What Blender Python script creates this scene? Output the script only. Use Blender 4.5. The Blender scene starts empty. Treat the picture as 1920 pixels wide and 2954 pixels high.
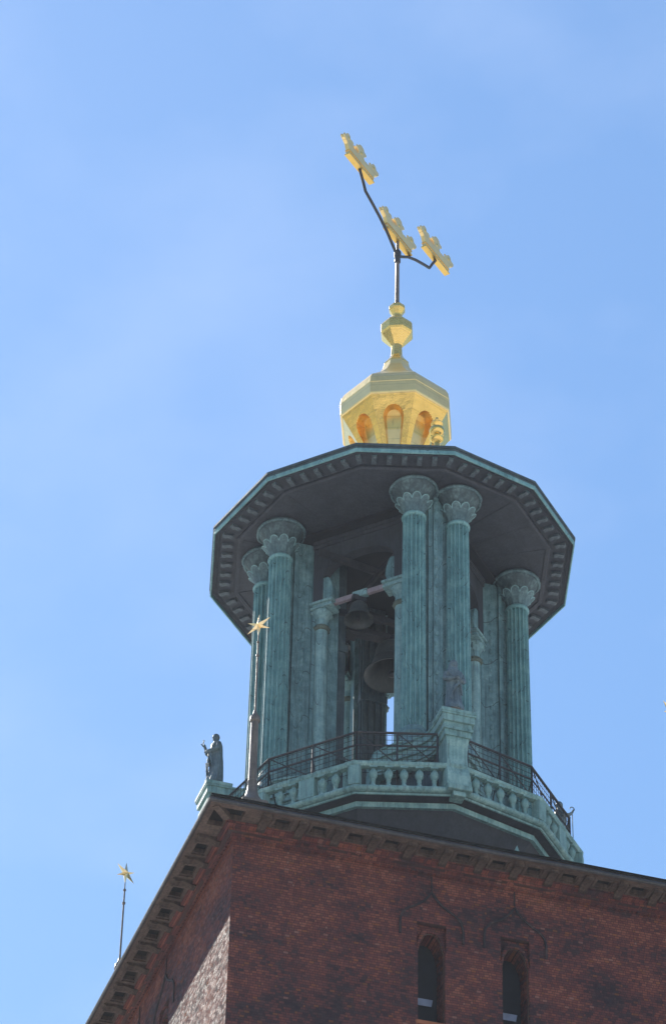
import bpy, math, random
from mathutils import Vector, Matrix
from mathutils.geometry import tessellate_polygon
sin, cos, pi, rad = math.sin, math.cos, math.pi, math.radians
random.seed(7)
scene = bpy.context.scene
col = scene.collection

# ---------------------------------------------------------------- camera
cam_d = bpy.data.cameras.new("camera"); cam = bpy.data.objects.new("camera", cam_d); col.objects.link(cam)
CAM = Vector((-36.99471675, -103.72594937, -73.46748281))
Fv = Vector((0.35229587, 0.56526785, 0.74589535)); Rv = Vector((0.89862491, -0.42696654, -0.10086052)); Uv = Vector((-0.26145915, -0.70581289, 0.65838232))
Uv = -Fv.cross(Rv).normalized() if False else Rv.cross(Fv).normalized()
m = Matrix((Rv, Uv, -Fv)).transposed().to_4x4(); m.translation = CAM
cam.matrix_world = m
cam_d.sensor_fit = 'HORIZONTAL'; cam_d.sensor_width = 36
cam_d.lens = 11174.88 / 1920 * 36
cam_d.shift_x = -1790.173 / 1920; cam_d.shift_y = -1612.871 / 1920
cam_d.clip_start = 1; cam_d.clip_end = 20000
scene.camera = cam

# ---------------------------------------------------------------- light
SUN = Vector((-0.245, 0.69, 0.682)).normalized()
SUN_EL = math.asin(SUN.z); SUN_ROT = math.atan2(SUN.x, SUN.y)
w = bpy.data.worlds.new("World"); scene.world = w; w.use_nodes = True
nt = w.node_tree; bg = nt.nodes['Background']
sky = nt.nodes.new('ShaderNodeTexSky'); sky.sky_type = 'NISHITA'; sky.sun_disc = False
sky.sun_elevation = SUN_EL; sky.sun_rotation = SUN_ROT
sky.altitude = 0; sky.air_density = 1.8; sky.dust_density = 0.45; sky.ozone_density = 9.5
wc = nt.nodes.new('ShaderNodeTexCoord'); wm = nt.nodes.new('ShaderNodeMapping'); wm.inputs['Scale'].default_value = (5, 5, 9); wm.inputs['Rotation'].default_value = (.5, .3, .9)
wn_ = nt.nodes.new('ShaderNodeTexNoise'); wn_.inputs['Scale'].default_value = 2.2; wn_.inputs['Detail'].default_value = 6; wn_.inputs['Roughness'].default_value = .5
wr = nt.nodes.new('ShaderNodeValToRGB'); wr.color_ramp.elements[0].position = .45; wr.color_ramp.elements[0].color = (0, 0, 0, 1); wr.color_ramp.elements[1].position = .8; wr.color_ramp.elements[1].color = (.2, .2, .2, 1)
wx = nt.nodes.new('ShaderNodeMix'); wx.data_type = 'RGBA'; wx.inputs[7].default_value = (5.4, 6.3, 8.2, 1)
nt.links.new(wc.outputs['Generated'], wm.inputs[0]); nt.links.new(wm.outputs[0], wn_.inputs['Vector']); nt.links.new(wn_.outputs['Fac'], wr.inputs[0])
nt.links.new(wr.outputs[0], wx.inputs[0]); nt.links.new(sky.outputs[0], wx.inputs[6]); nt.links.new(wx.outputs[2], bg.inputs[0]); bg.inputs[1].default_value = 0.132
sd = bpy.data.lights.new("sun", 'SUN'); sd.energy = 4.8; sd.angle = rad(0.53); sd.color = (1, 0.94, 0.84)
so = bpy.data.objects.new("sun", sd); col.objects.link(so)
so.rotation_euler = (-SUN).to_track_quat('-Z', 'Y').to_euler()
scene.view_settings.view_transform = 'Standard'; scene.view_settings.look = 'None'
scene.view_settings.exposure = 0.25; scene.view_settings.gamma = 1

# ---------------------------------------------------------------- materials
class N:
    def __init__(s, name, rough=.6, metal=0.):
        s.m = bpy.data.materials.new(name); s.m.use_nodes = True; s.t = s.m.node_tree
        s.b = s.t.nodes['Principled BSDF']; s.b.inputs['Roughness'].default_value = rough; s.b.inputs['Metallic'].default_value = metal
        s.tc = s.t.nodes.new('ShaderNodeTexCoord')
    def n(s, typ, **kw):
        q = s.t.nodes.new(typ)
        for k, v in kw.items(): setattr(q, k, v)
        return q
    def put(s, v, sock):
        if hasattr(v, 'is_output'): s.t.links.new(v, sock)
        else: sock.default_value = v
    def math(s, op, a, b=0., c=None, clamp=False):
        q = s.n('ShaderNodeMath', operation=op); q.use_clamp = clamp
        s.put(a, q.inputs[0]); s.put(b, q.inputs[1])
        if c is not None: s.put(c, q.inputs[2])
        return q.outputs[0]
    def mapping(s, scale, src=None):
        q = s.n('ShaderNodeMapping'); q.inputs['Scale'].default_value = scale
        s.t.links.new(src or s.tc.outputs['Object'], q.inputs[0]); return q.outputs[0]
    def noise(s, vec, scale, detail=4, rough=.55):
        q = s.n('ShaderNodeTexNoise'); s.t.links.new(vec, q.inputs['Vector'])
        q.inputs['Scale'].default_value = scale; q.inputs['Detail'].default_value = detail; q.inputs['Roughness'].default_value = rough
        return q.outputs['Fac']
    def ramp(s, fac, stops, interp='LINEAR'):
        q = s.n('ShaderNodeValToRGB'); r = q.color_ramp; r.interpolation = interp
        while len(r.elements) < len(stops): r.elements.new(.5)
        for e, (p, c) in zip(r.elements, stops): e.position = p; e.color = (*c, 1) if len(c) == 3 else c
        s.t.links.new(fac, q.inputs[0]); return q.outputs[0]
    def mix(s, f, a, b, mode='MIX'):
        q = s.n('ShaderNodeMix', data_type='RGBA', blend_type=mode)
        s.put(f, q.inputs[0]); s.put(a if hasattr(a, 'is_output') else (*a, 1), q.inputs[6]); s.put(b if hasattr(b, 'is_output') else (*b, 1), q.inputs[7])
        return q.outputs[2]
    def color(s, c): s.put(c if hasattr(c, 'is_output') else (*c, 1), s.b.inputs['Base Color'])
    def bump(s, h, dist=.02, strength=1.):
        q = s.n('ShaderNodeBump'); s.t.links.new(h, q.inputs['Height']); q.inputs['Distance'].default_value = dist; q.inputs['Strength'].default_value = strength
        s.t.links.new(q.outputs[0], s.b.inputs['Normal'])

def copper(name, lo, mid, hi, rough=.62, stain=(.03, .045, .05), amount=.55, seam=0., spec=.35):
    q = N(name, rough); q.b.inputs['Specular IOR Level'].default_value = spec; v = q.tc.outputs['Object']
    n1 = q.noise(v, 2.2, 6, .65); n2 = q.noise(q.mapping((7, 7, .55)), 1.6, 5, .6); n3 = q.noise(v, 14, 3, .6)
    f = q.math('ADD', q.math('MULTIPLY', n1, .5), q.math('ADD', q.math('MULTIPLY', n2, .35), q.math('MULTIPLY', n3, .15)))
    c = q.ramp(f, [(.36, lo), (.5, mid), (.64, hi)])
    st = q.ramp(q.noise(q.mapping((9, 9, .35)), 1.1, 4, .7), [(.5, (0, 0, 0)), (.68, (1, 1, 1))])
    c = q.mix(q.math('MULTIPLY', st, amount), c, stain)
    sp = q.ramp(q.noise(v, 22, 2, .5), [(.66, (0, 0, 0)), (.74, (1, 1, 1))])
    c = q.mix(q.math('MULTIPLY', sp, .5), c, stain)
    h = q.math('ADD', n1, q.math('MULTIPLY', n3, .5))
    if seam:
        sx = q.n('ShaderNodeSeparateXYZ'); q.t.links.new(v, sx.inputs[0])
        # soldered sheet joints: a thin dark line every `seam` metres up, broken by noise
        fr = q.math('FRACT', q.math('DIVIDE', q.math('ADD', sx.outputs[2], q.math('MULTIPLY', q.noise(q.mapping((1.2, 1.2, 0)), 1, 1), seam * 2.5)), seam))
        ln = q.math('LESS_THAN', fr, .04 / seam)
        c = q.mix(q.math('MULTIPLY', ln, .75), c, stain)
    q.color(c); q.bump(h, .015, .8)
    return q.m

M = {}
M['patina'] = copper('verdigris_copper', (.06, .125, .14), (.115, .215, .23), (.21, .34, .345), amount=.4, seam=1.9)
M['patina_col'] = copper('column_verdigris', (.085, .2, .21), (.155, .315, .325), (.26, .44, .43), amount=.25, seam=2.3)
M['patina_light'] = copper('pale_verdigris_copper', (.1, .2, .195), (.195, .33, .315), (.32, .47, .435), amount=.5)
M['patina_dark'] = copper('dull_dark_copper', (.03, .048, .058), (.055, .08, .092), (.09, .13, .14), amount=.4)
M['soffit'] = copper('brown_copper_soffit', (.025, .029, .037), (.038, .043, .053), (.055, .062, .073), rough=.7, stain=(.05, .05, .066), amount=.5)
M['bell'] = copper('bell_bronze', (.03, .036, .038), (.046, .052, .052), (.07, .078, .074), rough=.5, amount=.3)
M['iron'] = copper('dark_painted_iron', (.018, .018, .022), (.03, .03, .036), (.05, .045, .045), rough=.5, stain=(.02,.018,.018), amount=.2)
M['statue'] = copper('weathered_statue_bronze', (.05, .075, .09), (.1, .14, .16), (.17, .23, .24), rough=.5, amount=.5)
M['pink'] = copper('red_oxide_steel', (.22, .17, .19), (.29, .23, .25), (.36, .29, .31), amount=.3)
M['gutter'] = copper('blackened_gutter_copper', (.022, .02, .021), (.045, .04, .04), (.075, .068, .066), rough=.5, stain=(.012,.012,.014), amount=.3)
M['cornice'] = copper('brown_weathered_cornice', (.04, .026, .022), (.085, .055, .043), (.15, .105, .078), rough=.75, stain=(.02, .016, .016), amount=.7)
M['bracket'] = copper('dark_bracket_copper', (.034, .024, .02), (.07, .046, .037), (.125, .09, .067), rough=.8, stain=(.014, .012, .012), amount=.7, spec=.15)  # darker brown than the cornice
M['cornice_dark'] = copper('coffer_shade_copper', (.008, .007, .007), (.014, .012, .011), (.02, .017, .015), rough=.9, stain=(.008,.007,.007), amount=.3, spec=.05)
M['pole'] = copper('brown_bronze_pole', (.08, .065, .055), (.14, .115, .095), (.21, .17, .14), rough=.38, stain=(.04, .03, .025), amount=.4)

def gold(name, base, rough, dirt=.22, metal=1.):
    q = N(name, rough, metal); v = q.tc.outputs['Object']
    n1 = q.noise(v, 1.6, 5, .6); n2 = q.noise(v, 9, 4, .6)
    c = q.ramp(n1, [(.35, tuple(x * .9 for x in base)), (.6, base)])
    d = q.ramp(q.noise(q.mapping((5, 5, 1.6)), 1.4, 5, .7), [(.55, (0, 0, 0)), (.75, (1, 1, 1))])
    c = q.mix(q.math('MULTIPLY', d, dirt), c, (.42, .2, .06))
    q.color(c)
    r = q.math('ADD', q.math('MULTIPLY', n2, .18), rough - .09); q.put(r, q.b.inputs['Roughness'])
    n3 = q.noise(v, 3.2, 2, .5)
    # gilded sheets laid edge to edge: a fine dark joint every .45 m
    sx = q.n('ShaderNodeSeparateXYZ'); q.t.links.new(v, sx.inputs[0])
    ln = q.math('LESS_THAN', q.math('FRACT', q.math('DIVIDE', q.math('ADD', sx.outputs[2], .13), .47)), .025)
    q.color(q.mix(q.math('MULTIPLY', ln, .5), c, (.3, .15, .05)))
    q.bump(q.math('ADD', q.math('ADD', n1, q.math('MULTIPLY', n3, .7)), q.math('MULTIPLY', n2, .03)), .03, .3)
    return q.m
M['gold'] = gold('gilded_copper', (1.0, .65, .18), .22)
M['gold_pale'] = gold('sky_paled_gilding', (1.0, .73, .31), .36, .15, .7)  # same gold paled, sky reflection put into band and crown colour
M['gold_mid'] = gold('warm_gilded_copper', (1.0, .67, .2), .28, .2, .85)
M['gold_niche'] = gold('worn_gilding', (.95, .62, .2), .36, .6)
M['gold_floor'] = gold('niche_reflection_gilding', (1.0, .7, .3), .38, .3, .7)  # cream roof reflection painted into the lower niches
M['gold_star'] = gold('gilded_star_leaf', (1.0, .78, .45), .33, .2)

def brick():
    q = N('tower_brick', .9); q.b.inputs['Specular IOR Level'].default_value = .1; g = q.n('ShaderNodeNewGeometry')
    sx = q.n('ShaderNodeSeparateXYZ'); q.t.links.new(q.tc.outputs['Object'], sx.inputs[0])
    sn = q.n('ShaderNodeSeparateXYZ'); q.t.links.new(g.outputs['True Normal'], sn.inputs[0])
    side = q.math('GREATER_THAN', q.math('ABSOLUTE', sn.outputs[0]), .6)
    u = q.math('ADD', q.math('MULTIPLY', sx.outputs[0], q.math('SUBTRACT', 1., side)), q.math('MULTIPLY', sx.outputs[1], side))
    # hand laid wobble
    wob = q.math('MULTIPLY', q.math('SUBTRACT', q.noise(q.tc.outputs['Object'], 1.3, 3), .5), .05)
    z = q.math('ADD', sx.outputs[2], wob)
    H = .088; row = q.math('FLOOR', q.math('DIVIDE', z, H)); fz = q.math('FRACT', q.math('DIVIDE', z, H))
    wn = q.n('ShaderNodeTexWhiteNoise', noise_dimensions='1D'); q.t.links.new(row, wn.inputs['W'])
    W = .165
    # two stretchers and a header per bond length (monk bond)
    uu = q.math('ADD', q.math('DIVIDE', u, W * 2.5), wn.outputs['Value'])
    k = q.math('FLOOR', uu); f = q.math('MULTIPLY', q.math('FRACT', uu), 2.5)
    i1 = q.math('GREATER_THAN', f, 1.); i2 = q.math('GREATER_THAN', f, 2.)
    sub = q.math('ADD', i1, i2)
    cell = q.math('ADD', q.math('MULTIPLY', k, 3.), sub)
    loc = q.math('SUBTRACT', f, sub)                  # 0..1 or 0..0.5 in header
    wid = q.math('SUBTRACT', 1., q.math('MULTIPLY', i2, .5))
    edge = q.math('MULTIPLY', q.math('MINIMUM', loc, q.math('SUBTRACT', wid, loc)), W)
    edz = q.math('MULTIPLY', q.math('MINIMUM', fz, q.math('SUBTRACT', 1., fz)), H)
    dist = q.math('MINIMUM', edge, edz)
    mort = q.math('LESS_THAN', dist, .008)
    cv = q.n('ShaderNodeCombineXYZ'); q.t.links.new(cell, cv.inputs[0]); q.t.links.new(row, cv.inputs[1]); q.t.links.new(side, cv.inputs[2])
    rn = q.n('ShaderNodeTexWhiteNoise', noise_dimensions='3D'); q.t.links.new(cv.outputs[0], rn.inputs['Vector'])
    sc = q.n('ShaderNodeSeparateColor'); q.t.links.new(rn.outputs['Color'], sc.inputs[0])
    big = q.noise(q.mapping((1, 1, 1.6)), .55, 4, .6)
    # burnt and red bricks lie in drifts
    fac = q.math('ADD', q.math('MULTIPLY', q.math('SUBTRACT', rn.outputs['Value'], .5), .45), q.math('ADD', .5, q.math('MULTIPLY', q.math('SUBTRACT', big, .5), 1.9)))
    top = q.math('MULTIPLY', q.math('SUBTRACT', 1., q.math('DIVIDE', q.math('ABSOLUTE', q.math('ADD', sx.outputs[2], .7)), .9), clamp=True), .22)
    fac = q.math('ADD', fac, top)
    c = q.ramp(fac, [(.0, (.036, .028, .038)), (.25, (.075, .04, .046)), (.45, (.165, .054, .053)), (.62, (.225, .065, .055)), (.8, (.31, .096, .066)), (1., (.4, .14, .09))])
    rare = q.math('GREATER_THAN', sc.outputs[0], .99)
    c = q.mix(q.math('MULTIPLY', rare, .5), c, (.36, .2, .16))
    rare2 = q.math('GREATER_THAN', sc.outputs[1], .965)
    c = q.mix(q.math('MULTIPLY', rare2, .55), c, (.36, .13, .05))
    rare3 = q.math('GREATER_THAN', sc.outputs[2], .93)
    c = q.mix(q.math('MULTIPLY', rare3, .4), c, (.02, .022, .03))
    c = q.mix(q.math('MULTIPLY', q.noise(q.tc.outputs['Object'], 30, 3), .45), c, (.09, .045, .045))
    c = q.mix(q.math('MULTIPLY', mort, .85), c, (.045, .032, .032))
    q.color(c)
    hb = q.math('ADD', q.math('MULTIPLY', rn.outputs['Value'], .9), q.math('MULTIPLY', q.noise(q.tc.outputs['Object'], 26, 3, .7), .9))
    hh = q.math('MULTIPLY', hb, q.math('SUBTRACT', 1., mort))
    q.bump(hh, .1, 1.)
    q.put(q.math('ADD', .5, q.math('MULTIPLY', sc.outputs[1], .45)), q.b.inputs['Roughness'])
    return q.m
M['brick'] = brick()
def plain(name, c, rough=.7, metal=0.):
    q = N(name, rough, metal); n = q.noise(q.tc.outputs['Object'], 3, 4)
    q.color(q.ramp(n, [(.35, tuple(x * .8 for x in c)), (.65, tuple(x * 1.15 for x in c))])); return q.m
M['dark'] = plain('dark_interior', (.012, .013, .018), .9)  # near-black paints the unlit depth of windows and bell chamber
M['louvre'] = plain('sky_tinted_louvre', (.13, .17, .27), .4)  # bluish colour paints the sky caught on the tilted ledge
_g = N('granite_paving', .8); _gn = _g.noise(_g.tc.outputs['Object'], .02, 5, .6); _g.color(_g.ramp(_gn, [(.36, (.42, .41, .4)), (.46, (.6, .57, .53)), (.52, (.74, .7, .63)), (.62, (.82, .78, .7))])); M['paving'] = _g.m
M['sill'] = plain('orange_sill_brick', (.3, .1, .045), .85)
M['white'] = plain('white_enamel', (.7, .72, .7), .4)

# ---------------------------------------------------------------- mesh helpers
class MB:
    def __init__(s): s.v = []; s.f = []
    def add(s, vs, fs, mat=None):
        o = len(s.v)
        s.v += [tuple(mat @ Vector(v)) if mat is not None else tuple(v) for v in vs]
        s.f += [tuple(i + o for i in f) for f in fs]; return s
    def box(s, x0, x1, y0, y1, z0, z1, mat=None):
        vs = [(x, y, z) for z in (z0, z1) for x, y in ((x0, y0), (x1, y0), (x1, y1), (x0, y1))]
        return s.add(vs, [(3, 2, 1, 0), (4, 5, 6, 7), (0, 1, 5, 4), (1, 2, 6, 5), (2, 3, 7, 6), (3, 0, 4, 7)], mat)
    def lathe(s, prof, n=24, ph=0., mat=None, rfun=None, capb=True, capt=True):
        # prof [(r,z)], bottom to top; angle 0 = -Y, growing toward +X
        vs = []; fs = []
        for j, (r, z) in enumerate(prof):
            for i in range(n):
                a = 2 * pi * i / n + ph; q = r * (rfun(a, j) if rfun else 1)
                vs.append((q * sin(a), -q * cos(a), z))
        for j in range(len(prof) - 1):
            for i in range(n):
                a, b = j * n + i, j * n + (i + 1) % n; fs.append((a, b, b + n, a + n))
        if capb: fs.append(tuple(range(n - 1, -1, -1)))
        if capt: fs.append(tuple((len(prof) - 1) * n + i for i in range(n)))
        return s.add(vs, fs, mat)
    def ring(s, prof, n, ph=0., mat=None):
        # closed profile revolved
        vs = []; fs = []; k = len(prof)
        for i in range(n):
            a = 2 * pi * i / n + ph
            for r, z in prof: vs.append((r * sin(a), -r * cos(a), z))
        for i in range(n):
            for j in range(k):
                a = i * k + j; b = i * k + (j + 1) % k; c = ((i + 1) % n) * k
                fs.append((a, c + j, c + (j + 1) % k, b))
        return s.add(vs, fs, mat)
    def prism(s, poly, z0, z1, mat=None):
        n = len(poly); vs = [(x, y, z0) for x, y in poly] + [(x, y, z1) for x, y in poly]
        tris = tessellate_polygon([[Vector((x, y, 0)) for x, y in poly]])
        A = sum(poly[i][0] * poly[(i + 1) % n][1] - poly[(i + 1) % n][0] * poly[i][1] for i in range(n))
        fs = []
        for t in tris:
            a, b, c = t; p = poly
            cr = (p[b][0] - p[a][0]) * (p[c][1] - p[a][1]) - (p[b][1] - p[a][1]) * (p[c][0] - p[a][0])
            if cr < 0: a, b, c = c, b, a
            fs += [(c, b, a), (a + n, b + n, c + n)]
        for i in range(n):
            j = (i + 1) % n; fs.append((i, j, j + n, i + n) if A > 0 else (j, i, i + n, j + n))
        return s.add(vs, fs, mat)
    def tube(s, pts, r, n=8, cap=True):
        pts = [Vector(p) for p in pts]; rs = r if isinstance(r, (list, tuple)) else [r] * len(pts)
        vs = []; fs = []; up = None
        for i, p in enumerate(pts):
            d = (pts[min(i + 1, len(pts) - 1)] - pts[max(i - 1, 0)]).normalized()
            if up is None: up = Vector((0, 0, 1)) if abs(d.z) < .9 else Vector((1, 0, 0))
            x = d.cross(up).normalized(); y = x.cross(d).normalized(); up = y
            for k in range(n):
                a = 2 * pi * k / n; vs.append(tuple(p + (x * cos(a) + y * sin(a)) * rs[i]))
        for i in range(len(pts) - 1):
            for k in range(n):
                a = i * n + k; b = i * n + (k + 1) % n; fs.append((a, b, b + n, a + n))
        if cap: fs += [tuple(range(n - 1, -1, -1)), tuple((len(pts) - 1) * n + k for k in range(n))]
        return s.add(vs, fs)
    def ball(s, c, r, n=12, sc=(1, 1, 1), mat=None):
        prof = [(max(1e-4, sin(pi * j / (n // 2))) * r, -cos(pi * j / (n // 2)) * r) for j in range(n // 2 + 1)]
        T = Matrix.Translation(c) @ Matrix.Diagonal((*sc, 1))
        return s.lathe(prof, n, 0, (mat @ T) if mat is not None else T)
    def build(s, name, mat, parent=None, smooth=None, **tags):
        me = bpy.data.meshes.new(name); me.from_pydata(s.v, [], s.f); me.validate(); me.update()
        me.materials.append(mat)
        if smooth:
            me.shade_smooth(); me.set_sharp_from_angle(angle=rad(smooth))
        o = bpy.data.objects.new(name, me); col.objects.link(o)
        if parent: o.parent = parent
        for k, v in tags.items(): o[k] = v
        return o

def thing(name, label, cat, loc=(0, 0, 0), rz=0, group=None):
    o = bpy.data.objects.new(name, None); col.objects.link(o); o.location = loc; o.rotation_euler = (0, 0, rz)
    o.empty_display_size = .2; o['label'] = label; o['category'] = cat
    if group: o['group'] = group
    return o
def kids(o): return [c for c in bpy.data.objects if c.parent == o]
def dup(o, parent=None, loc=None, rz=None):
    c = o.copy(); col.objects.link(c)
    if parent is not None: c.parent = parent
    if loc is not None: c.location = loc
    if rz is not None: c.rotation_euler = (0, 0, rz)
    for ch in kids(o): dup(ch, c)
    return c
def bevel(o, wd=.012, seg=2):
    b = o.modifiers.new('bevel', 'BEVEL'); b.width = wd; b.segments = seg; b.limit_method = 'ANGLE'; b.angle_limit = rad(35); return o
def pol(r, azd, z=0.): a = rad(azd); return Vector((r * sin(a), -r * cos(a), z))
def RZ(a): return Matrix.Rotation(rad(a), 4, 'Z')
def quad_pts(n, f): return [f(i / n) for i in range(n + 1)]

# ---------------------------------------------------------------- ground
GZ = -75.05
g = MB(); g.box(-4000, 4000, -4000, 4000, GZ - 1, GZ)
g.build('ground', M['paving'], kind='structure')
_w = N('lake_water', .12); _w.color((.02, .045, .055)); _w.bump(_w.noise(_w.tc.outputs['Object'], .6, 4), .3, .5); M['water'] = _w.m
g = MB(); g.box(-4000, -190, -900, 4000, GZ + .02, GZ + .04); g.build('water', M['water'], kind='structure')

# ================================================================ BRICK TOWER
S = 9.0; WB = 7.84
tower = thing('brick_tower', 'square dark red brick tower with coffered brown cornice under the copper lantern', 'tower')
WC = (-1.42, 1.33)          # window centres along a face
WZB, WZS, WZT, HWW = -5.72, -3.22, -2.52, .44

def arch_pts(cx, hw, zb, zs, zt, n=10):
    # lancet with a small shoulder, starting bottom left, anticlockwise seen from outside (x right, z up)
    L = [(cx - hw, zb), (cx + hw, zb), (cx + hw, zs)]
    for i in range(1, n):
        t = i / n; a = t * pi / 2
        L.append((cx + (hw * .9) * cos(a) ** .85, zs + .04 + (zt - zs - .04) * sin(a) ** 1.12))
    L.append((cx, zt))
    for i in range(n - 1, 0, -1):
        t = i / n; a = t * pi / 2
        L.append((cx - (hw * .9) * cos(a) ** .85, zs + .04 + (zt - zs - .04) * sin(a) ** 1.12))
    L.append((cx - hw, zs)); return L

def face_mesh(mb, T):
    """brick face in local x (right), z (up), outward -y, at y = 0"""
    outer = [(-WB, -34), (WB, -34), (WB, -.41), (-WB, -.41)]
    holes = [arch_pts(c, HWW, WZB, WZS, WZT) for c in WC]
    spand = []
    for c, h in zip(WC, holes):
        # rectangular recess above the arch (spandrels) is a shallow hole outside the arch ring
        spand.append([(c - .48, WZS + .05), (c - .48, -2.2), (c + .48, -2.2), (c + .48, WZS + .05)])
    loops = [outer] + [[(c - HWW, WZB), (c + HWW, WZB), (c + HWW, WZS + .05), (c + .48, WZS + .05), (c + .48, -2.2), (c - .48, -2.2), (c - .48, WZS + .05), (c - HWW, WZS + .05)] for c in WC]
    vl = [[Vector((x, z, 0)) for x, z in L] for L in loops]
    flat = [p for L in loops for p in L]
    fs = []
    for t in tessellate_polygon(vl):
        a, b, c = t
        cr = (flat[b][0] - flat[a][0]) * (flat[c][1] - flat[a][1]) - (flat[b][1] - flat[a][1]) * (flat[c][0] - flat[a][0])
        if abs(cr) < 1e-9: continue
        fs.append((a, b, c) if cr > 0 else (c, b, a))
    mb.add([(x, 0, z) for x, z in flat], fs, T)
    for L in loops[1:]:            # reveals of the recess, .14 deep at the spandrel and .75 at the opening
        n = len(L)
        for i in range(n):
            (x0, z0), (x1, z1) = L[i], L[(i + 1) % n]
            d = .75 if (z0 <= WZS + .06 and z1 <= WZS + .06) else .16
            mb.add([(x0, 0, z0), (x1, 0, z1), (x1, d, z1), (x0, d, z0)], [(0, 1, 2, 3)], T)
    for c in WC:                   # back of the spandrel recess, cut by the arch
        A = arch_pts(c, HWW, WZB, WZS, WZT)[2:]
        top = [(c + .48, WZS + .05), (c + .48, -2.2), (c - .48, -2.2), (c - .48, WZS + .05)]
        n = len(A)
        P = [(A[0][0], WZS + .05)] + top[0:1] + [top[1], top[2], top[3]] + [(A[-1][0], WZS + .05)] + [A[i] for i in range(n - 2, 0, -1)]
        V = [Vector((x, z, 0)) for x, z in P]
        fs = []
        for a, b, d in tessellate_polygon([V]):
            cr = (P[b][0] - P[a][0]) * (P[d][1] - P[a][1]) - (P[b][1] - P[a][1]) * (P[d][0] - P[a][0])
            if abs(cr) < 1e-9: continue
            fs.append((a, b, d) if cr > 0 else (d, b, a))
        mb.add([(x, .16, z) for x, z in P], fs, T)

wall = MB()
TF = Matrix.Translation((0, -WB, 0))                       # front
def side_T(k): return RZ(-90 * k) @ TF                     # 0 front, 1 left(-X)
face_mesh(wall, side_T(0)); face_mesh(wall, side_T(1))
for k in (2, 3):
    wall.add([(-WB, 0, -34), (WB, 0, -34), (WB, 0, -.41), (-WB, 0, -.41)], [(0, 1, 2, 3)], side_T(k))
wall.box(-WB + .01, WB - .01, -WB + .01, WB - .01, GZ, -34)
wo = wall.build('brick_wall', M['brick'], tower)
# corbelled brick courses under the soffit
fr = MB()
for r, z0, z1 in ((7.93, -.41, -.27), (8.05, -.27, -.12), (8.18, -.12, -.002)):
    fr.ring([(r * 1.41421, z0), (r * 1.41421, z1), (7.6 * 1.41421, z1), (7.6 * 1.41421, z0)], 4, pi / 4)
# dogtooth row: alternate headers
for k in range(4):
    for i in range(78):
        x = -7.7 + i * .2
        if k in (0, 1): fr.box(x, x + .1, -7.965, -7.9, -.47, -.415, RZ(-90 * k))
fr.build('corbel_courses', M['brick'], tower)

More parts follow.
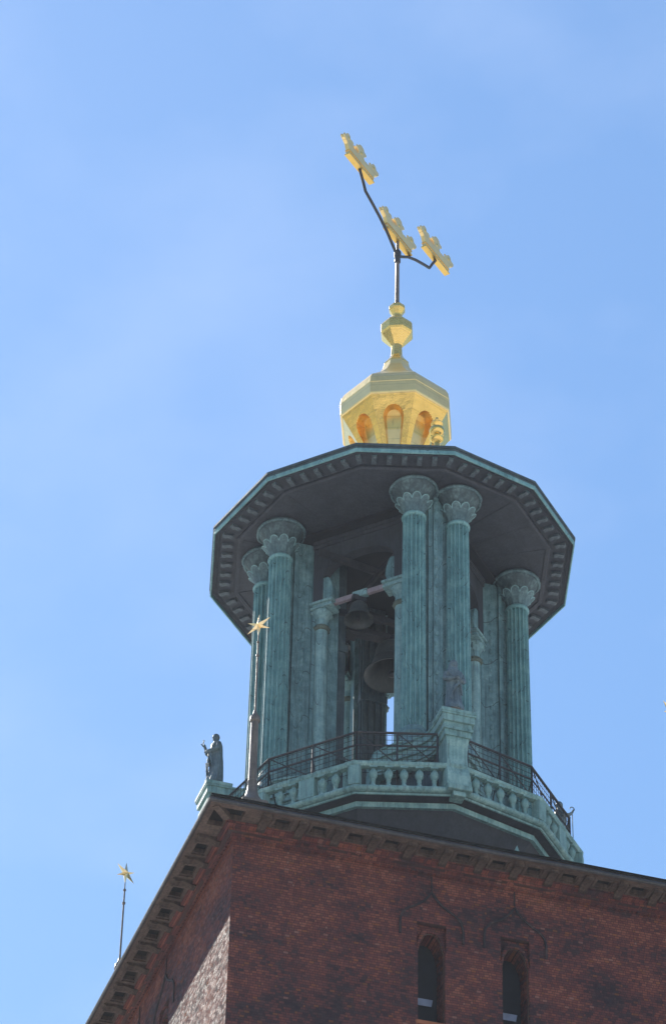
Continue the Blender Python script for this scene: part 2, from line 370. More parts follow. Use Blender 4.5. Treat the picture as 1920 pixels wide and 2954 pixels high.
def window(T, strip=True):
    for c in WC:
        # brick voussoir ring on the edge of the arch
        A = arch_pts(c, HWW, WZB, WZS, WZT)[2:]; B = arch_pts(c, HWW + .075, WZB, WZS, WZT + .16)[2:]
        mb = MB(); n = len(A)
        for i in range(n - 1):
            for (o, d0) in ((0, .03),):
                a, b, p, q = A[i], A[i + 1], B[i], B[i + 1]
                g0 = .06
                def L(u, v, t): return (u[0] + (v[0] - u[0]) * t, u[1] + (v[1] - u[1]) * t)
                for t0, t1 in ((.04, .46), (.54, .96)):
                    a0, a1, b0, b1 = L(a, b, t0), L(a, b, t1), L(p, q, t0), L(p, q, t1)
                    vs = [(a0[0], d0, a0[1]), (a1[0], d0, a1[1]), (b1[0], d0, b1[1]), (b0[0], d0, b0[1]),
                          (a0[0], .3, a0[1]), (a1[0], .3, a1[1]), (b1[0], .3, b1[1]), (b0[0], .3, b0[1])]
                    mb.add(vs, [(0, 3, 2, 1), (0, 1, 5, 4), (1, 2, 6, 5), (2, 3, 7, 6), (3, 0, 4, 7)], T)
        # continuous backing of the arch
        for i in range(n - 1):
            a, b = A[i], A[i + 1]
            mb.add([(a[0], .05, a[1]), (b[0], .05, b[1]), (b[0], .75, b[1]), (a[0], .75, a[1])], [(0, 1, 2, 3)], T)
        wd = mb.build('arched_window', M['brick'], tower)
        gl = MB(); gl.box(c - .6, c + .6, .74, .8, WZB - .2, WZT + .2, T)
        gl.build('dark_opening', M['dark'], wd)
        fm = MB(); fm.tube([T @ Vector((x, .1, z)) for x, z in arch_pts(c, HWW - .012, WZB, WZS, WZT - .012)[2:]], .014, 5)
        fm.tube([T @ Vector((c + HWW - .012, .1, WZB)), T @ Vector((c + HWW - .012, .1, WZS))], .014, 5)
        fm.tube([T @ Vector((c - HWW + .012, .1, WZB)), T @ Vector((c - HWW + .012, .1, WZS))], .014, 5)
        fm.build('metal_edging', M['cornice'], wd)
        lv = MB(); R = T @ Matrix.Translation((c - .1, .5, -4.72)) @ Matrix.Rotation(rad(-50), 4, 'X')
        lv.box(-.34, .3, -.1, .1, -.012, .012, R); lv.build('louvre_blade', M['louvre'], wd)
        sl = MB(); sl.box(c - .5, c + .5, -.02, .72, WZB - .12, WZB, T)
        sl.build('sill', M['sill'], wd)
        # ogee hood mould, a proud dark strip standing in for an incised groove's shade
        pts = [(-1.03, -2.75), (-1.03, -2.3), (-.98, -2.02), (-.8, -1.8), (-.5, -1.62), (-.25, -1.42), (-.08, -1.2), (0, -1.06),
               (.08, -1.2), (.25, -1.42), (.5, -1.62), (.8, -1.8), (.98, -2.02), (1.03, -2.3), (1.03, -2.75)]
        hb = MB()
        L_, R_ = [], []
        for i, (x, z) in enumerate(pts):
            x0, z0 = pts[max(i - 1, 0)]; x1, z1 = pts[min(i + 1, len(pts) - 1)]
            l = math.hypot(x1 - x0, z1 - z0); nx, nz = -(z1 - z0) / l * .034, (x1 - x0) / l * .034
            L_.append((c + x + nx, z + nz)); R_.append((c + x - nx, z - nz))
        n_ = len(pts); vs = [(x, y, z) for y in (-.045, .01) for P_ in (L_, R_) for x, z in P_]; fs = []
        for i in range(n_ - 1):
            fs += [(i, n_ + i, n_ + i + 1, i + 1), (i, i + 1, 2 * n_ + i + 1, 2 * n_ + i), (n_ + i, 3 * n_ + i, 3 * n_ + i + 1, n_ + i + 1)]
        fs += [(0, 2 * n_, 3 * n_, n_), (n_ - 1, 2 * n_ - 1, 4 * n_ - 1, 3 * n_ - 1)]
        hb.add(vs, fs, T)
        hb.box(c - .02, c + .02, -.028, .02, -1.0, -.48, T)
        hb.build('hood_moulding', M['hood'], wd)
_h = N('soot_and_shade_moulding', .85); _h.color(_h.ramp(_h.noise(_h.tc.outputs['Object'], 3, 5, .7), [(.4, (.012, .01, .013)), (.55, (.03, .018, .02)), (.7, (.09, .05, .045))])); _h.bump(_h.noise(_h.tc.outputs['Object'], 18, 3), .03); M['hood'] = _h.m  # soot patches plus the groove's shade, painted near-black
window(side_T(0)); window(side_T(1))

# cornice: coffered soffit
SQ = 1.41421356
cor = MB()
cor.ring([(7.7 * SQ, .2), (8.92 * SQ, .2), (8.92 * SQ, .3), (7.7 * SQ, .3)], 4, pi / 4)      # near-black backs, the coffers' shade painted on as an own object
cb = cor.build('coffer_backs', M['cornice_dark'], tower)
cn = MB()
cn.ring([(8.7 * SQ, 0), (8.9 * SQ, 0), (8.9 * SQ, .198), (8.7 * SQ, .198)], 4, pi / 4)
cn.ring([(7.85 * SQ, 0.), (8.2 * SQ, 0.), (8.2 * SQ, .198), (7.85 * SQ, .198)], 4, pi / 4)
PER = 1.18; CEN = [PER * (i + .5) for i in range(-7, 7)]
for k in range(4):
    T = RZ(-90 * k)
    for i in range(-7, 8):
        x = PER * i
        if abs(i) == 7: continue
        e = .38 if abs(i) == 6 else 0
        cn.box(x - .29 - (e if i < 0 else 0), x + .29 + (e if i > 0 else 0), -8.7, -8.2, 0.003, .196, T)
    for x in CEN:                                    # moulded frame round each coffer
        if abs(x) > 7.2: continue
        for a, b, c, d in ((-.36, .36, -8.73, -8.67), (-.36, .36, -8.23, -8.17), (-.36, -.29, -8.67, -8.23), (.29, .36, -8.67, -8.23)):
            cn.box(x + a, x + b, c, d, -.03, .0015, T)
        for a, b, c, d in ((-.3, .3, -8.7, -8.64), (-.3, .3, -8.26, -8.2), (-.3, -.24, -8.64, -8.26), (.24, .3, -8.64, -8.26)):
            cn.box(x + a, x + b, c, d, .03, .19, T)
    # diagonal rib in the corner, triangular coffers either side
    Td = T @ RZ(-45)
    cn.box(-.1, .1, -8.72 * SQ, -8.18 * SQ, -.035, .19, Td)
cno = cn.build('soffit', M['cornice'], tower)
# brackets between the coffers (only on the two faces in view)
def bracket_mb(T):
    b = MB(); P = []
    prof = [(-8.0, -.0), (-8.0, -.17), (-8.1, -.18), (-8.18, -.17), (-8.26, -.13), (-8.4, -.1), (-8.55, -.09), (-8.64, -.12), (-8.74, -.11), (-8.8, -.05), (-8.8, -.0)]
    n = len(prof)
    vs = [(-.13, y, z) for y, z in prof] + [(.13, y, z) for y, z in prof]
    fs = [tuple(range(n)), tuple(range(2 * n - 1, n - 1, -1))] + [(i, i + n, (i + 1) % n + n, (i + 1) % n) for i in range(n)]
    b.add(vs, fs, T)
    pass
    b.box(-.16, .16, -8.76, -8.72, -.13, -.03, T)
    return b
for k in (0, 1):
    for i in range(-6, 7):
        o = bracket_mb(Matrix.Identity(4)).build('cornice_bracket', M['bracket'], tower, smooth=None) if (k, i) == (0, -6) else None
        if o: br0 = o
        else: o = br0.copy(); col.objects.link(o); o.parent = tower
        o.matrix_local = RZ(-90 * k) @ Matrix.Translation((PER * i, 0, 0))
gu = MB()
gu.ring([(8.9 * SQ, -.01), (8.96 * SQ, -.03), (9.0 * SQ, 0.), (9.01 * SQ, .05), (8.98 * SQ, .09), (8.9 * SQ, .19)], 4, pi / 4)
bevel(gu.build('gutter', M['gutter'], tower), .008)
rf = MB(); rf.lathe([(8.96 * SQ, .19), (5.2 * SQ, 1.15)], 4, pi / 4, capb=False)
rf.build('roof', M['patina_dark'], tower)
hb = MB(); hb.add([(1.62, -6.5, 1.2), (2.42, -6.5, 1.2), (2.0, -6.5, 2.4), (2.0, -5.6, 2.3), (1.62, -5.4, 1.2), (2.42, -5.4, 1.2)], [(0, 1, 2), (2, 3, 4, 0), (1, 5, 3, 2), (3, 5, 4)])
hb.build('roof_gablet', M['patina_light'], tower)

# ================================================================ COPPER LANTERN
lan = thing('copper_lantern', 'green copper bell lantern of paired fluted columns under a wide twelve sided roof', 'bell tower')
D12 = 2 * pi / 12
dr = MB(); dr.lathe([(5.35, .3), (5.35, 2.8), (5.5, 3.1), (5.75, 3.4), (5.92, 3.6), (5.98, 3.66), (5.98, 4.0), (4, 4.0)], 12, 0)
dr.build('gallery_drum', M['soffit'], lan)
gm = MB()
gm.ring([(5.98, 3.66), (6.12, 3.65), (6.13, 3.84), (6.08, 3.88), (5.98, 3.88)], 12)
gm.build('lower_fascia', M['patina_light'], lan)
gm = MB(); gm.ring([(6.0, 3.9), (6.4, 3.96), (6.4, 4.0), (6.0, 4.0)], 12)
gm.build('gallery_soffit', M['soffit'], lan)  # dark copper paints the shadowed band under the moulding
gm = MB(); gm.ring([(6.401, 3.92), (6.45, 3.92), (6.46, 3.98), (6.401, 4.0)], 12); gm.build('soffit_fillet', M['patina_light'], lan)
gm = MB(); gm.ring([(6.4, 4.0), (6.5, 4.0), (6.57, 4.03), (6.61, 4.1), (6.6, 4.16), (6.54, 4.22), (6.44, 4.24), (4.0, 4.24), (4.0, 4.05)], 12)
for k in range(4):
    T = RZ(90 * k)
    gm.box(-.42, .42, -6.7, -6.3, 4.02, 4.22, T); gm.box(-.22, .22, -6.62, -6.2, 3.82, 3.999, T)
gmo = bevel(gm.build('gallery_moulding', M['patina_light'], lan), .025, 3)
rl = MB(); rl.ring([(6.24, 5.04), (6.3, 5.0), (6.5, 5.0), (6.55, 5.06), (6.56, 5.15), (6.52, 5.19), (6.46, 5.23), (6.3, 5.23), (6.24, 5.18)], 12)
rl.build('balustrade_rail', M['patina_light'], lan)
# balusters and posts
bprof = [(.12, 0), (.12, .05), (.085, .09), (.075, .2), (.1, .24), (.075, .27), (.11, .33), (.155, .42), (.165, .5), (.14, .58), (.08, .66), (.07, .7), (.11, .72), (.13, .77)]
b0 = None; KR = 6.4
def edge_pt(k, t, r=KR):
    a, b = pol(r, 30 * k), pol(r, 30 * (k + 1)); return a.lerp(b, t), 30 * k + 15
for k in range(12):
    m_ = k % 3
    fr_ = {0: (.223, .37, .52, .67, .82), 2: (.18, .33, .48, .63, .777), 1: (.2, .345, .655, .8)}[m_]
    for t in fr_:
        p, az = edge_pt(k, t)
        if b0 is None:
            mb = MB(); mb.lathe([(r_ * .88, z_) for r_, z_ in bprof], 16); mb.box(-.13, .13, -.13, .13, .7, .765); b0 = mb.build('baluster', M['patina_light'], lan, smooth=40); o = b0
        else: o = b0.copy(); col.objects.link(o); o.parent = lan
        o.location = (p.x, p.y, 4.24); o.rotation_euler = (0, 0, rad(az))
    if m_ != 2:      # vertex post at k+1 unless a statue stands there
        p = pol(6.38, 30 * (k + 1)); mb = MB(); mb.box(-.2, .2, -.16, .16, 4.24, 5.0)
        o = bevel(mb.build('corner_post', M['patina_light'], lan), .015); o.matrix_local = Matrix.Translation((p.x, p.y, 0)) @ RZ(30 * (k + 1))
    if m_ == 1:
        p, az = edge_pt(k, .5); mb = MB(); mb.box(-.27, .27, -.14, .14, 4.24, 5.0)
        o = bevel(mb.build('middle_post', M['patina_light'], lan), .015); o.matrix_local = Matrix.Translation((p.x, p.y, 0)) @ RZ(az)
# pedestals + sweeping plinths
for k in range(4):
    T = RZ(90 * k)
    pd = MB()
    prof = [(-6.62, 4.24), (-6.58, 4.7), (-6.46, 5.1), (-6.4, 5.5), (-6.4, 5.95), (-6.46, 6.2), (-5.6, 6.2), (-5.6, 4.24)]
    def wdt(z): return .43 - .07 * min(1, max(0, (z - 4.24) / 1.0)) + .04 * max(0, (z - 5.9) / .3)
    n = len(prof)
    vs = [(-wdt(z), y, z) for y, z in prof] + [(wdt(z), y, z) for y, z in prof]
    fs = [tuple(range(n - 1, -1, -1)), tuple(range(n, 2 * n))] + [(i, (i + 1) % n, (i + 1) % n + n, i + n) for i in range(n)]
    pd.add(vs, fs, T)
    bevel(pd.build('statue_pedestal', M['patina_light'], lan), .015)
    # cap mouldings running back and flaring into the lantern plinth
    def plan(o):
        R = [(.46 + o, -6.5 - o), (.46 + o, -5.8), (.5 + o, -5.45), (.66 + o, -5.1), (.95 + o, -4.78 - o * .5), (1.3 + o, -4.42 - o), (1.62 + o * .5, -4.08 - o), (1.95, -3.8), (1.9, -2.9)]
        return R + [(-x, y) for x, y in R[::-1]]
    pl = MB()
    pl.prism(plan(-.06), 6.2, 6.3, T)
    pl.prism(plan(0.0), 6.3, 6.52, T); pl.prism(plan(.06), 6.52, 6.62, T)
    pl.prism(plan(.02), 6.62, 6.82, T); pl.prism(plan(.1), 6.82, 7.08, T); pl.prism(plan(.14), 7.08, 7.15, T)
    pl.box(-.62, .62, -6.66, -5.75, 7.15, 7.28, T)
    bevel(pl.build('pedestal_cornice', M['patina_light'], lan), .01)
    bd = MB(); R = [(.34, -5.7), (.36, -5.2), (.6, -4.6), (1.0, -4.1), (1.6, -3.6), (1.6, -2.7)]
    bd.prism(R + [(-x, y) for x, y in R[::-1]], 4.24, 6.2, T); bd.build('column_plinth', M['patina_dark'], lan)  # dark copper paints the shadowed hollow below the cornice bands

# piers
pier0 = None
for k in range(4):
    if pier0 is None:
        pb = MB(); pb.box(-.62, .62, -4.3, -2.2, 4.24, 18.42)
        pb.box(-.74, .74, -3.9, -3.78, 4.3, 18.4); pb.box(-.72, .72, -3.2, -3.08, 4.3, 18.4)
        pb.box(-.26, .26, -4.42, -4.3, 7.3, 18.3)
        pb.box(-.09, .09, -4.5, -4.42, 7.3, 18.3)
        for i in range(26):
            z = 7.5 + i * .42
            q_ = random.uniform(.7, 1.15); pb.ball((random.uniform(-.015, .015), -4.5, z), .07 * q_, 8, (1, .7, 1.6))
            for sx in (-1, 1): pb.ball((sx * .63, -4.05, z + random.uniform(-.05, .05)), .06 * q_, 8, (.8, 1, 2.4)); pb.ball((sx * .62, -3.5, z + .1), .075 * random.uniform(.6, 1.2), 8, (.6, 1.2, 2))
        pier0 = pb.build('pier', M['patina'], lan, smooth=40)
    else:
        o = pier0.copy(); col.objects.link(o); o.parent = lan; o.rotation_euler = (0, 0, rad(90 * k))

for k in range(4):
    ib = MB(); ib.box(-.46, .46, -2.2, -1.95, 4.3, 18.2)
    for x in (-.36, -.12, .12, .36): ib.box(x - .05, x + .05, -1.95, -1.85, 4.3, 18.1)
    ib.box(-.5, .5, -2.24, -1.8, 13.9, 14.2); ib.box(-.5, .5, -2.24, -1.8, 9.2, 9.35)
    o = ib.build('pier_core', M['patina_dark'], lan); o.rotation_euler = (0, 0, rad(90 * k))  # dark slab puts the interior's shade into the inner pier face
# large fluted columns
def column():
    n = 192
    def rf(a, j):
        u = (a * 16 / (2 * pi)) % 1.0; u = max(0, min(1, (u - .12) / .76)); return 1.05 - .3 * (sin(pi * u) ** .6 if 0 < u < 1 else 0)
    c = MB()
    zs = [7.75, 8.2, 9.5, 11, 12.5, 14, 15.5, 16.7, 16.98]
    c.lathe([(.375 + .045 * ((17 - z) / 9.3), z) for z in zs], n, 0, rfun=rf)
    sh = c.build('column', M['patina_col'], None, smooth=55)
    b = MB(); b.lathe([(.5, 7.0), (.5, 7.3), (.47, 7.34), (.52, 7.42), (.53, 7.5), (.49, 7.56), (.46, 7.6), (.47, 7.7), (.42, 7.78)], 40)
    b.build('column_base', M['patina'], sh, smooth=40)
    r = MB(); r.lathe([(.37, 16.97), (.415, 16.99), (.44, 17.04), (.44, 17.07), (.415, 17.12), (.37, 17.14)], 40)
    r.build('neck_ring', M['patina_col'], sh, smooth=50)
    cp = MB()
    cp.lathe([(.34, 17.1), (.36, 17.45), (.42, 17.7), (.5, 17.88), (.61, 18.06), (.73, 18.22), (.8, 18.32), (.81, 18.39), (.78, 18.44)], 64, 0,
             rfun=lambda a, j: 1 + (.025 * abs(cos(4 * a)) * (j / 8) - .02 * (1 if abs(cos(4 * a)) < .14 and j > 2 else 0)))
    lv_ = MB(); lf = MB()
    rp = []
    for i in range(97):
        aa = 2 * pi * i / 96; u_ = abs(cos(4 * aa)); rp.append((sin(aa) * (.79 + .04 * u_ ** .5), -cos(aa) * (.79 + .04 * u_ ** .5), 18.34 - .05 * u_ ** .6))
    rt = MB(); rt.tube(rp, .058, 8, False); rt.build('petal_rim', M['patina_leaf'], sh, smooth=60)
    # lower leaves
    for i in range(10):
        a0 = 36 * i; g = []; na, nz = 8, 8
        for jz in range(nz + 1):
            for ja in range(na + 1):
                s_ = (ja / na - .5) * 2; t = jz / nz
                ztop = 17.76 - .2 * (1 - math.sqrt(max(0, 1 - (s_ * .98) ** 2)))
                z = 17.14 + (ztop - 17.14) * t
                tt = (z - 17.14) / .62; r_ = .36 + .1 * tt + .2 * tt ** 3.5 - .03 * (1 - s_ * s_) * (1 - tt)
                aa = rad(a0 + s_ * 17.5 * (1 + .05 * tt)); g.append((sin(aa) * r_, -cos(aa) * r_, z))
        fs = [(j * (na + 1) + i_, j * (na + 1) + i_ + 1, (j + 1) * (na + 1) + i_ + 1, (j + 1) * (na + 1) + i_) for j in range(nz) for i_ in range(na)]
        lv_.add(g, fs)
        top = g[nz * (na + 1):]; lf.tube(top, .02, 6)
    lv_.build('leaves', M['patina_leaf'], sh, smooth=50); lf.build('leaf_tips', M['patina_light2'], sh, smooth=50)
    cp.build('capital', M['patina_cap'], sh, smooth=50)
    return sh
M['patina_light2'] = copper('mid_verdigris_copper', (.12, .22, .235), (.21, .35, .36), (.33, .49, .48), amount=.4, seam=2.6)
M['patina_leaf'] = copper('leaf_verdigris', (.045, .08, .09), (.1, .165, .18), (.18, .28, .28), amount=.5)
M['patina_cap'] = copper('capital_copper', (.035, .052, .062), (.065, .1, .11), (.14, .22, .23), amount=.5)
c0 = None
for k in range(4):
    for s_ in (-1, 1):
        p = pol(4.534, 90 * k + s_ * 10.33)
        if c0 is None: c0 = column(); c0.parent = lan; o = c0
        else: o = dup(c0, lan)
        o.location = (p.x, p.y, 0); o.rotation_euler = (0, 0, rad(90 * k + s_ * 10))

# small columns beside the openings
def small_column():
    c = MB(); c.lathe([(.34, 4.24), (.34, 4.6), (.3, 4.7), (.27, 4.8), (.25, 5.0), (.235, 9), (.225, 14.35), (.22, 14.9)], 28)
    sh = c.build('small_column', M['patina_light2'], None, smooth=40)
    r = MB(); r.lathe([(.22, 14.36), (.27, 14.38), (.3, 14.44), (.3, 14.5), (.27, 14.56), (.22, 14.58)], 28)
    for i in range(10): a = 2 * pi * i / 10; r.ball((sin(a) * .29, -cos(a) * .29, 14.47), .045, 6)
    r.build('shaft_ring', M['cap_brown'], sh, smooth=50)
    cp = MB(); cp.lathe([(.22, 14.85), (.3, 14.98), (.36, 15.1), (.37, 15.16), (.33, 15.2)], 28)
    for i in range(4):
        a = 2 * pi * (i + .5) / 4; cp.ball((sin(a) * .33, -cos(a) * .33, 15.12), .1, 8)
    cp.build('small_capital', M['patina_light2'], sh, smooth=50)
    return sh
M['cap_brown'] = copper('brown_green_copper', (.06, .075, .06), (.1, .12, .095), (.15, .19, .15), amount=.4)
c1 = None
for k in range(4):
    for s_ in (-1, 1):
        p = RZ(90 * k) @ Vector((s_ * (.6 if k == 2 else .67), -2.84, 0))
        if c1 is None: c1 = small_column(); c1.parent = lan; o = c1
        else: o = dup(c1, lan)
        o.location = (p.x, p.y, 0); o.rotation_euler = (0, 0, rad(45 * (1 if s_ > 0 else -1) + 90 * k))
# diagonal walls with low arches, beams and consoles
DW = 2.567
for k in range(4):
    T = RZ(-45 + 90 * k)          # local: wall plane at y=-DW, x along
    hwid = 1.75; n = 20
    arch = [(-1.38, 15.5)] + [(-1.38 * cos(pi * i / n) , 16.45 + .95 * sin(pi * i / n) ** .8) for i in range(0, n + 1)] + [(1.38, 15.5)]
    poly = [(-hwid, 15.5), ] + arch + [(hwid, 15.5), (hwid, 18.4), (-hwid, 18.4)]
    aw = MB(); A = T @ Matrix.Translation((0, -DW + .2, 0)) @ Matrix.Rotation(pi / 2, 4, 'X')
    aw.prism(poly, 0, .4, A)
    aw.box(-1.75, 1.75, -DW - .3, -DW - .2, 18.1, 18.4, T); aw.box(-1.75, 1.75, -DW - .26, -DW - .2, 17.95, 18.1, T)
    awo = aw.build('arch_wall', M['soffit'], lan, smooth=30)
    bm = MB(); bm.box(-1.1, 1.1, -DW - .06, -DW + .06, 15.36, 15.56, T); bm.build('tie_beam', M['pink'], lan)
    ab = MB()
    for sx in (-1, 1):
        ab.box(sx * 1.38 - .42, sx * 1.38 + .42, -DW - .3, -DW + .3, 15.2, 15.28, T); ab.box(sx * 1.38 - .36, sx * 1.38 + .36, -DW - .25, -DW + .25, 15.28, 15.4, T)
        ab.box(sx * 1.38 - .45, sx * 1.38 + .45, -DW - .33, -DW + .33, 15.4, 15.5, T)
    ab.box(-.28, .28, -DW - .1, -DW + .1, 15.33, 15.6, T)
    bevel(ab.build('impost_block', M['patina_light2'], lan), .02)
    for sx in (-1, 1):
        cs = MB()
        prof = [(1.62, 15.5), (1.2, 15.5), (1.08, 15.6), (1.0, 15.85), (1.02, 16.15), (1.12, 16.5), (1.2, 16.62), (1.38, 16.6), (1.62, 16.6)]
        cs.prism([(x * sx, z) for x, z in prof], .05, .36, A)
        bevel(cs.build('console', M['patina'], lan), .04, 3)

# ceilings
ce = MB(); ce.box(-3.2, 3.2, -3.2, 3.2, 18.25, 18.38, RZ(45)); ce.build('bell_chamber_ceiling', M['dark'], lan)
for k in range(4):       # steel bell frame under the ceiling
    pass
bf = MB()
for y in (-1.1, 1.1): bf.box(-3.6, 3.6, y - .07, y + .07, 16.95, 17.2, RZ(10))
for x in (-1.3, 1.3): bf.box(x - .06, x + .06, -2.6, 2.6, 16.72, 16.94, RZ(10))
for z in (15.5,): bf.box(-2.7, 2.7, .4, .55, z, z + .2); bf.box(-2.7, 2.7, -.6, -.45, z, z + .2)
bf.build('bell_frame', M['pink_dark'], lan) if 'pink_dark' in M else bf.build('bell_frame', M['iron'], lan)

# eave, phase -0.92 deg
PE = rad(-.92); RE = 6.653; TOPZ = 18.817
ev = MB()
ev.ring([(RE - .015, TOPZ - .38), (RE, TOPZ - .37), (RE, TOPZ - .23), (RE - .05, TOPZ - .23), (RE - .05, TOPZ - .38)], 12, PE)
evl = ev.build('eave_lip', M['patina_col'], lan)
ev = MB()
ev.ring([(RE + .012, TOPZ - .228), (RE + .012, TOPZ - .18), (RE - .03, TOPZ - .17), (RE - .03, TOPZ - .11), (RE + .03, TOPZ - .1), (RE + .03, TOPZ - .02), (RE, TOPZ), (RE - .4, TOPZ + .02), (RE - .4, TOPZ - .225)], 12, PE)
ev.build('eave_gutter', M['gutter2'] if 'gutter2' in M else M['patina_dark'], lan)
sf = MB()
sf.ring([(RE - .06, 18.56), (5.72, 18.56), (5.72, 18.44), (2.2, 18.44), (2.2, 18.588), (RE - .06, 18.588)][::-1], 12, PE)
for k in range(12): sf.box(-.02, .02, -5.6, -3.0, 18.425, 18.45, RZ(30 * k - .92)); sf.box(-.012, .012, -5.4, -3.0, 18.43, 18.45, RZ(30 * k + 15 - .92))
sf.ring([(6.46, 18.5), (6.5, 18.56), (6.38, 18.56)], 12, PE); sf.ring([(5.72, 18.4), (5.78, 18.46), (5.78, 18.56), (5.6, 18.44), (5.6, 18.4)], 12, PE)
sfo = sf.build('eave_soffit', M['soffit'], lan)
M['modil'] = copper('dark_modillion_copper', (.04, .05, .06), (.065, .08, .092), (.13, .17, .18), amount=.5)
m0 = None
for k in range(12):
    A_, B_ = pol(6.12, 30 * k - .92), pol(6.12, 30 * (k + 1) - .92)
    for i in range(6):
        p = A_.lerp(B_, i / 6)
        rot = 30 * k - .92 + (15 if i else 0)
        if m0 is None:
            mb = MB(); prof = [(-.2, 0), (-.2, -.08), (-.15, -.115), (-.06, -.11), (0, -.08), (.1, -.09), (.16, -.12), (.2, -.1), (.2, 0)]
            n = len(prof); mb.add([(-.085, y, z) for y, z in prof] + [(.085, y, z) for y, z in prof],
                                  [tuple(range(n - 1, -1, -1)), tuple(range(n, 2 * n))] + [(j, (j + 1) % n, (j + 1) % n + n, j + n) for j in range(n)])
            m0 = mb.build('modillion', M['modil'], sfo, smooth=40); o = m0
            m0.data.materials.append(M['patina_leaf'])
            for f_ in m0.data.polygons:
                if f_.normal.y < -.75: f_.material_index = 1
            cap_ = MB(); cap_.box(-.1, .1, -.31, -.25, -.17, -.0); 
        else: o = m0.copy(); col.objects.link(o); o.parent = sfo
        o.location = (p.x, p.y, 18.56); o.rotation_euler = (0, 0, rad(rot))
rf = MB(); rf.lathe([(RE - .1, TOPZ), (5.5, 19.25), (2.6, 20.1), (1.6, 20.6), (1.3, 21.2)], 12, PE); M['bounce_roof'] = plain('pale_bounce_roof_sheet', (.5, .49, .44), .5)  # unseen roof coloured pale to throw cream light into the dome niches
rf.build('lantern_roof', M['bounce_roof'], lan)
fz = None
for k in range(4):
    if fz is None:
        mb = MB(); mb.lathe([(.3, 19.3), (.3, 19.6), (.12, 19.8), (.1, 20.5), (.24, 20.6), (.26, 20.68), (.13, 20.78), (.12, 20.88), (.24, 20.96), (.28, 21.08), (.26, 21.2), (.14, 21.3), (.1, 21.34), (.14, 21.42), (.22, 21.5), (.2, 21.56), (.06, 21.62), (.05, 21.7), (.075, 21.74), (.05, 21.8), (.055, 21.86), (.0, 21.9)][:-1] + [(.01, 21.9)], 20)
        mb.v = [(x, y, 20.9 + (z - 20.9) * .82 + .0) if z > 20.9 else (x, y, z) for x, y, z in mb.v]
        fz = mb.build('roof_urn', M['gold'], lan, smooth=45); o = fz
    else: o = fz.copy(); col.objects.link(o); o.parent = lan
    p = pol(4.73, 90 * k - .7); o.location = (p.x, p.y, .1)

# ================================================================ GILDED DOME
OX, OY = .08, -.029
dome = thing('gilded_finial', 'octagonal gilded bulb with arched niches rising behind the dark eave', 'finial', (OX, OY, 20.6))
PH8 = rad(-.75); R8 = 2.15
PROF = [(.95, 22.6), (1.12, 23.3), (2.13, 25.3)]     # underside of the bulb, vertex radius
def r_under(t):       # t 0 bottom .. 1 band
    z = 22.6 + 2.72 * t
    r = .78 + (2.12 - .78) * (.25 * t + .75 * t ** 1.25); return r, z
bulb = MB(); NMAT = []
NA, NZ = 68, 90; c8 = cos(pi / 8)
for k in range(8):
    g = []; NM = {}
    a_mid = 2 * pi * (k + .5) / 8 + PH8; ex = Vector((cos(a_mid), sin(a_mid), 0)); en = Vector((sin(a_mid), -cos(a_mid), 0))
    for j in range(NZ + 1):
        t = j / NZ; r, z = r_under(t)
        r2, z2 = r_under(min(1, t + .01)); r1, z1 = r_under(max(0, t - .01))
        d = Vector((r2 - r1, z2 - z1)).normalized()        # slope dir (r,z); inward normal = (-dz, dr)
        for i in range(NA + 1):
            s_ = i / NA * 2 - 1
            hwf = r * sin(pi / 8)
            x = s_ * hwf; base = en * (r * c8) + ex * x
            # niche: narrow below, round head above
            hn = .17 + .23 * max(0, min(1, (t - .05) / .75)); tc = .68
            dpt = 0; dist = 0
            if t <= tc: dist = hn - abs(x)
            else: dist = hn * (1 - math.sqrt((x / hn) ** 2 + ((t - tc) * 2.72 / .5) ** 2))
            if dist > 0 and t > .02:
                full = .07 + .3 * max(0, min(1, (t - .35) / .4)) ** 1.2
                dpt = full * min(1, dist / .075) ** .7
            NM[(j, i)] = 0 if dpt < .05 else (2 if t < .56 else 1)
            inward = Vector((en.x * -d.y, en.y * -d.y, d.x)) * dpt
            p = base + inward; g.append((p.x, p.y, z + inward.z))
    fs = [(j * (NA + 1) + i, j * (NA + 1) + i + 1, (j + 1) * (NA + 1) + i + 1, (j + 1) * (NA + 1) + i) for j in range(NZ) for i in range(NA)]
    bulb.add(g, fs); NMAT += [NM[(j, i)] for j in range(NZ) for i in range(NA)]
bo = bulb.build('bulb_underside', M['gold'], dome, smooth=28); bo.location = (0, 0, -20.6)
bo.data.materials.append(M['gold_niche']); bo.data.materials.append(M['gold_floor'])
if len(bo.data.polygons) == len(NMAT):
    for f_, i_ in zip(bo.data.polygons, NMAT): f_.material_index = i_
bb = MB(); bb.lathe([(2.12, 25.32), (2.17, 25.34), (2.19, 25.4), (2.19, 25.88), (2.17, 25.9), (2.19, 25.92), (2.15, 26.2), (2.05, 26.42), (1.9, 26.56), (1.2, 27.25), (.8, 27.75), (.55, 28.2), (.5, 28.45)], 8, PH8)
for i in range(16): pass
bo2 = bevel(bb.build('bulb_band', M['gold_pale'], dome), .02, 3); bo2.location = (0, 0, -20.6)
sk = MB(); sk.lathe([(1.3, 20.6), (1.1, 21.6), (.8, 22.6)], 8, PH8); o = sk.build('finial_stem', M['gold'], dome); o.location = (0, 0, -20.6)
nk = MB(); nk.lathe([(.5, 28.44), (.5, 28.5), (.3, 28.82), (.235, 28.95), (.21, 29.5), (.26, 29.56)], 8, PH8)
o = bevel(nk.build('neck', M['gold_mid'], dome), .012); o.location = (0, 0, -20.6)
ub = MB(); ub.lathe([(.25, 29.55), (.6, 30.02), (.64, 30.1), (.64, 30.46), (.6, 30.56), (.26, 30.9)], 8, PH8)
